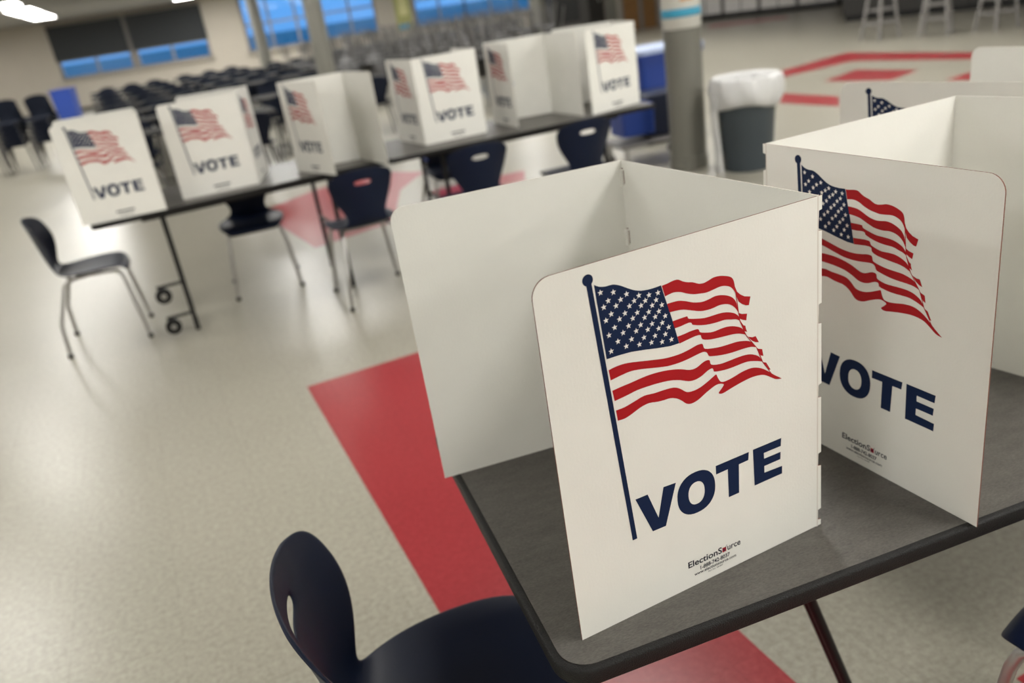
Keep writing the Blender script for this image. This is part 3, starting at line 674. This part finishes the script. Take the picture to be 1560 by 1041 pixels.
# ------------------------------------------------------------------ trash can by the column
t = empty('trash_can', (2.085, 6.42, 0)); tag(t, 'slate grey trash can with a white liner folded over its rim', 'trash can')
mb = MB(); mb.lathe([(.185, 0), (.19, .02), (.232, .66), (.242, .675), (.242, .69), (.23, .69), (.215, .66), (.18, .04)], (0, 0, 0), M['bin'], 40); mb.build('body', t, smooth=True)
def fold_(r, z, a):
    k = (1 if r > .236 else .4)
    return r + k*.007*math.sin(9*a+z*18)+k*.004*math.sin(23*a+z*24)+k*.003*math.sin(41*a), .018*math.sin(3*a+1)*(1 if z < .57 else 0) + .003*math.sin(13*a)*(1 if z > .72 else 0)
mb = MB(); mb.lathe([(.245, .50), (.262, .515), (.278, .56), (.284, .62), (.276, .675), (.262, .705), (.245, .712), (.225, .70), (.205, .64), (.18, .51), (.05, .46)], (0, 0, 0), M['liner'], 72, fn=fold_)
mb.build('liner', t, smooth=True)['label'] = 'white plastic bag draped over the rim'
mb = MB()
prof = [(-.262, -.02), (-.268, -.03)]
vs = []; 
for i in range(8):
    z = .60-.585*i/7; w = .045+.012*math.sin(i*1.7)
    for s_ in range(5):
        yy = (s_-2)/2*w; vs.append((-.262-.012*math.sin(i*.9)-.01*math.cos(s_*1.5)+.0*z, yy-.04, z))
fs = [(i*5+k, i*5+k+1, i*5+k+6, i*5+k+5) for i in range(7) for k in range(4)]
mb.add(vs, fs, M['liner']); o = mb.build('hanging_bag_tail', t, smooth=True); m = o.modifiers.new('s', 'SOLIDIFY'); m.thickness = .02

# blue wheeled cart behind the column
def bluebin(loc, w, d, h, rz, label, lid, body=None, blk=True):
    t = empty('recycling_bin', loc, rz); tag(t, label, 'bin'); body = body or M['blue']
    mb = MB(); n = 24
    def rr(s, z): return [(x, y, z) for x, y in rounded(-w/2*s, -d/2*s, w/2*s, d/2*s, .05*s, 5)]
    rs = [rr(.86, .06), rr(.98, h-.04), rr(1.04, h-.04), rr(1.04, h), rr(.94, h), rr(.86, .12)]; n = len(rs[0])
    fs = []
    for i in range(len(rs)-1):
        for k in range(n): a = i*n+k; b = i*n+(k+1) % n; fs.append((a, b, b+n, a+n))
    fs.append(tuple(range(n))); fs.append(tuple(range((len(rs)-1)*n, len(rs)*n)))
    mb.add([p for R in rs for p in R], fs, body); mb.build('body', t)
    if lid:
        mb = MB(); mb.prism(rounded(-w*.53, -d*.53, w*.53, d*.53, .06, 5), h+.001, h+.04, lid); mb.build('lid', t)
    for x in (-w*.36, w*.36):
        mb = MB(); mb.tube([(x-.02, d*.3, .05), (x+.02, d*.3, .05)], .05, M['black'], 16); mb.build('wheel', t, smooth=True)
    for x in (-w*.36, w*.36):
        mb = MB(); mb.box((x, -d*.3, .03), (.05, .05, .07), M['black']); mb.build('foot', t)
    return t
bluebin((1.80, 8.15, 0), .66, .60, .84, .25, 'large blue wheeled bin with a pale lid, half hidden behind the grey column', M['lblue'])
t = empty('utility_cart', (1.52, 7.25, 0), .25); tag(t, 'low navy cart with a bright blue end in front of the blue bin', 'cart')
mb = MB(); mb.box((.12, .05, .40), (.42, .34, .36), pmat('dark_navy_plastic', (.008, .014, .04), .4)); mb.build('cart_body', t, bevel=.02)
mb = MB(); mb.box((-.22, -.06, .40), (.30, .28, .26), M['blue']); mb.build('blue_tub', t, bevel=.02)
mb = MB(); mb.box((-.05, -.02, .20), (.74, .46, .03), M['grey']); mb.build('deck', t, bevel=.008)
for x, y in ((-.36, -.2), (.26, -.2), (-.36, .16), (.26, .16)):
    mb = MB(); mb.tube([(x, y-.015, .045), (x, y+.015, .045)], .045, M['grey'], 16); mb.box((x, y, .12), (.03, .05, .14), M['steel']); mb.build('caster', t)
bluebin((-10.25, 22.1, 0), .52, .5, .92, .1, 'tall blue recycling bin by the beige wall at the far left', None)
bluebin((-.42, 8.7, 0), .42, .40, 1.0, .3, 'blue bin standing behind the fourth far booth, only its top edge showing', None)

# ------------------------------------------------------------------ far cafeteria tables and chairs
def far_chair_mesh(name, mat):
    mb = MB(); vs = []; nt_ = 5; TT = [-1, -.6, 0, .6, 1]
    rows = [ROWS[i] for i in (0, 2, 4, 6, 8, 10, 12, 15, 17)]
    for i, (x, z, h, c, l) in enumerate(rows):
        for t in TT: e = t*t; vs.append((x+c*e-.004, t*h, z+l*e))
    nv = len(vs); vs += [(x+.008, y, z+.008) for x, y, z in vs]
    fs = []
    for i in range(len(rows)-1):
        for k in range(nt_-1):
            a = i*nt_+k; fs.append((a, a+1, a+1+nt_, a+nt_)); fs.append((a+nv, a+nt_+nv, a+1+nt_+nv, a+1+nv))
    for i in range(len(rows)-1):
        for k in (0, nt_-1): a = i*nt_+k; fs.append((a, a+nt_, a+nt_+nv, a+nv))
    for k in range(nt_-1):
        for i in (0, len(rows)-1): a = i*nt_+k; fs.append((a, a+1, a+1+nv, a+nv))
    mb.add(vs, fs, mat)
    for fr in (1, 0):
        for s in (1, -1):
            p = legpts(fr, s); mb.tube([p[0], p[2], p[3], p[-1]], .011, M['dsteel'], 6)
    return mb.mesh(name, smooth=True)
FC = far_chair_mesh('far_chair', M['fchair'])
mg = pmat('charcoal_plastic', (.045, .043, .042), .45)
FG = far_chair_mesh('grey_far_chair', mg)
def far_table_mesh():
    mb = MB(); mb.prism(rounded(-.9, -.38, .9, .38, .04, 4),   .71, .74, M['lam2'], M['band'])
    for x in (-.6, .6):
        for y in (-.28, .28): mb.tube([(x, y, .71), (x, y, 0)], .014, M['black'], 6)
    return mb.mesh('cafeteria_table')
FT = far_table_mesh()
ta = math.radians(20)
ux = Vector((math.cos(ta), math.sin(ta))); uy = Vector((-math.sin(ta), math.cos(ta)))
def far_set(p, mesh, where, hi=False, n=3):
    t = link('cafeteria_table', FT); t.location = (p.x, p.y, 0); t.rotation_euler = (0, 0, ta)
    tag(t, 'dark cafeteria table in the %s' % where, 'table', 'cafeteria tables in the %s' % where)
    for s in (-1, 1):
        for k in range(n):
            c = link('cafeteria_chair', mesh)
            if hi:
                q = p + ux*(-.55+.55*k) + uy*(s*.27)
                c.location = (q.x, q.y, .742+.455); c.rotation_euler = (PI, 0, ta+(-PI/2 if s > 0 else PI/2))
                tag(c, 'chair upturned on a table in the %s' % where, 'chair', 'upturned chairs in the %s' % where)
            else:
                q = p + ux*(-.58+.58*k) + uy*(s*.615)
                c.location = (q.x, q.y, 0); c.rotation_euler = (0, 0, ta+(-PI/2 if s > 0 else PI/2)+random.uniform(-.12, .12))
                tag(c, 'dark cafeteria chair in the %s' % where, 'chair', 'cafeteria chairs in the %s' % where)
ORD = ['nearest row', 'second row', 'third row', 'fourth row', 'fifth row', 'sixth row', 'seventh row', 'eighth row', 'ninth row']
avoid = [Vector(v) for v in ((-2.28, 14), (-5.02, 22), (2.1, 23.4), (-10.25, 22.1))]
for j in range(8):
    b_ = Vector((-3.2, 9.3)) + uy*(1.86*j); t0 = (-.43*b_.y-b_.x+.9)/(ux.x+.43*ux.y)
    for i in range(0, 10):
        p = b_ + ux*(t0+1.92*i)
        r = p.x/p.y
        if p.y > 25.5 or p.y < 8.2: continue
        dark = r < -.17; grey = -.17 <= r < .10 and p.y > 11.5
        if not (dark or grey): continue
        if any((p-a).length < 1.35 for a in avoid): continue
        far_set(p, FC if dark else FG, '%s beyond the booths, %s' % (ORD[j], 'left of the grey columns' if dark else 'toward the doorway'), hi=grey)
for a_, b_ in ((-6.95, 14.0), (-7.42, 13.9), (-7.89, 13.8), (-8.36, 13.7)):
    for k in range(5):
        c = link('cafeteria_chair', FC); c.location = (a_-.012*k, b_, .082*k); c.rotation_euler = (0, 0, -1.35)
        tag(c, 'dark chair in the tall stacks at the far left edge by the beige wall', 'chair', 'stacked dark chairs at the far left edge')
M['stool'] = pmat('shaded_white_powder_coat', (.21, .20, .19), .45)  # white stool coat greyed down, the shade there put into its base colour
# ------------------------------------------------------------------ right-hand background
def stool(p, rz, label):
    t = empty('tall_stool', (p[0], p[1], 0), rz); tag(t, label, 'stool', None)
    mb = MB(); mb.lathe([(.14, .73), (.165, .74), (.17, .755), (.16, .77), (.02, .765)], (0, 0, 0), M['stool'], 28); mb.build('seat', t, smooth=True)
    for sx in (-1, 1):
        for sy in (-1, 1):
            mb = MB(); mb.tube([(sx*.12, sy*.12, .74), (sx*.20, sy*.20, 0)], .022, M['stool'], 8); mb.build('leg', t, smooth=True)
    mb = MB()
    for z in (.25, .45):
        k = .12+.08*(.74-z)/.74
        for s_ in (-1, 1): mb.tube([(-k, s_*k, z), (k, s_*k, z)], .012, M['stool'], 8); mb.tube([(s_*k, -k, z), (s_*k, k, z)], .012, M['stool'], 8)
    mb.build('footrest', t)
for i, (x, y, rz, l) in enumerate(((6.55, 13.45, .3, 'leftmost tall white metal stool near the dark counter'), (7.12, 12.85, .9, 'second tall white metal stool from the left near the dark counter'),
                       (7.75, 12.35, .2, 'third tall white metal stool near the dark counter'), (8.35, 11.9, .6, 'fourth tall white metal stool, at the right edge of the frame'))):
    stool((x, y), rz, l)
t = empty('serving_counter', (10.0, 15.6, 0), -.75); tag(t, 'long dark serving counter behind the white stools', 'counter')
mb = MB(); mb.box((0, 0, .5), (5.8, .7, .80), M['dark']); mb.build('counter_body', t)
mb = MB(); mb.box((0, 0, .05), (5.7, .62, .10), M['black']); mb.build('toe_kick', t)
mb = MB(); mb.box((0, 0, .92), (5.9, .8, .04), M['frame']); mb.build('countertop', t)
# cabinets along the angled wall
dv = (Vector((16, 17))-Vector((6.6, 25))).normalized(); nv_ = Vector((dv.y, -dv.x)); nv_ = -nv_ if nv_.y > 0 else nv_
aa = math.atan2(dv.y, dv.x)
for i in range(4):
    p = Vector((6.6, 25)) + dv*(.75+1.02*i) + nv_*.36
    t = empty('storage_cabinet', (p.x, p.y, 0), aa); tag(t, ('leftmost', 'second', 'third', 'rightmost')[i]+' of the four pale cabinets with black trim along the far right wall', 'cabinet', None)
    mb = MB(); mb.box((0, 0, 1.0), (1.0, .6, 1.75), M['grey']); mb.build('carcass', t)
    for s_ in (-1, 1):
        mb = MB(); mb.box((s_*.235, -.31, 1.0), (.43, .02, 1.68), M['white']); d = mb.build('cabinet_door', t)
        mb = MB(); mb.box((s_*.05, -.33, 1.0), (.015, .025, .18), M['steel']); mb.build('handle', d)
    mb = MB(); mb.box((0, 0, .0625), (1.0, .62, .125), M['black']); mb.build('toe_kick', t)
# dark doorway and wooden doors on the right-hand back wall
da = math.atan2(.6, 3.4)
def ond(s): return (3.2+s*math.cos(da)+.04*math.sin(da), 24.4+s*math.sin(da)-.04*math.cos(da))
for i, (s, w, mat, nm) in enumerate(((.42, .8, 'dark', 1), (1.02, .34, 'column', 0), (1.60, .46, 'wood', 2), (2.15, .40, 'wood', 3), (2.75, .5, 'white', 0))):
    x, y = ond(s)
    if nm:
        t = empty('door_%d' % nm, (x, y, 0), da); t['kind'] = 'structure'
        mb = MB(); mb.box((0, 0, 1.05), (w, .05, 2.1), M[mat]); lf = mb.build('leaf', t)
        mb = MB()
        for sx in (-1, 1): mb.box((sx*(w/2+.025), -.01, 1.07), (.05, .09, 2.14), M['frame'])
        mb.box((0, -.01, 2.13), (w+.1, .09, .06), M['frame']); mb.build('door_frame', t)
        mb = MB(); mb.box((w*.32, -.045, 1.0), (.03, .05, .16), M['steel']); mb.build('door_handle', t)
    else:
        mb = MB(); mb.box((x, y, CH/2), (w, .07, CH-.02), M[mat], da); struct(mb, 'trim_%d' % (20+i))
# vending machine filling the dark corner
for i, x in enumerate((3.0,)):
    t = empty('vending_machine', (2.75, 22.6, 0), .1); tag(t, 'tall black vending machine left of the doorway', 'vending machine')
    mb = MB(); mb.box((0, 0, .95), (.95, .8, 1.8), M['dark']); mb.build('cabinet', t, bevel=.02)
    mb = MB(); mb.box((-.08, -.41, 1.15), (.62, .02, 1.1), M['black']); mb.build('front_window', t)
    mb = MB(); mb.box((-.08, -.42, .42), (.6, .02, .18), M['grey']); mb.build('pickup_flap', t)
    mb = MB(); mb.box((0, 0, .025), (.85, .7, .05), M['black']); mb.build('plinth', t)

# ------------------------------------------------------------------ outside
mb = MB(); mb.box((-5, 60, -.3), (120, 62, .2), M['ground']); struct(mb, 'ground_outside')
t = empty('outside_building', (-6, 52, -.2)); tag(t, 'long pale low building seen through the windows', 'building')
mb = MB(); mb.box((0, 0, 1.9), (60, 6, 3.8), M['outside']); mb.build('wall_panel', t)
mb = MB(); mb.box((0, -3.05, .9), (60, .1, 1.2), M['hedge']); mb.build('window_band', t)
mb = MB(); mb.box((0, -.1, 3.95), (61, 6.6, .3), M['hedge']); mb.build('roof_edge', t)

# ------------------------------------------------------------------ world and view
w = bpy.data.worlds.new('world'); S.world = w; w.use_nodes = True
w.node_tree.nodes['Background'].inputs[0].default_value = (.22, .50, .88, 1); w.node_tree.nodes['Background'].inputs[1].default_value = .75
S.view_settings.view_transform = 'Standard'; S.view_settings.look = 'None'; S.view_settings.gamma = 1
S.view_settings.use_curve_mapping = False; S.view_settings.exposure = 2.34
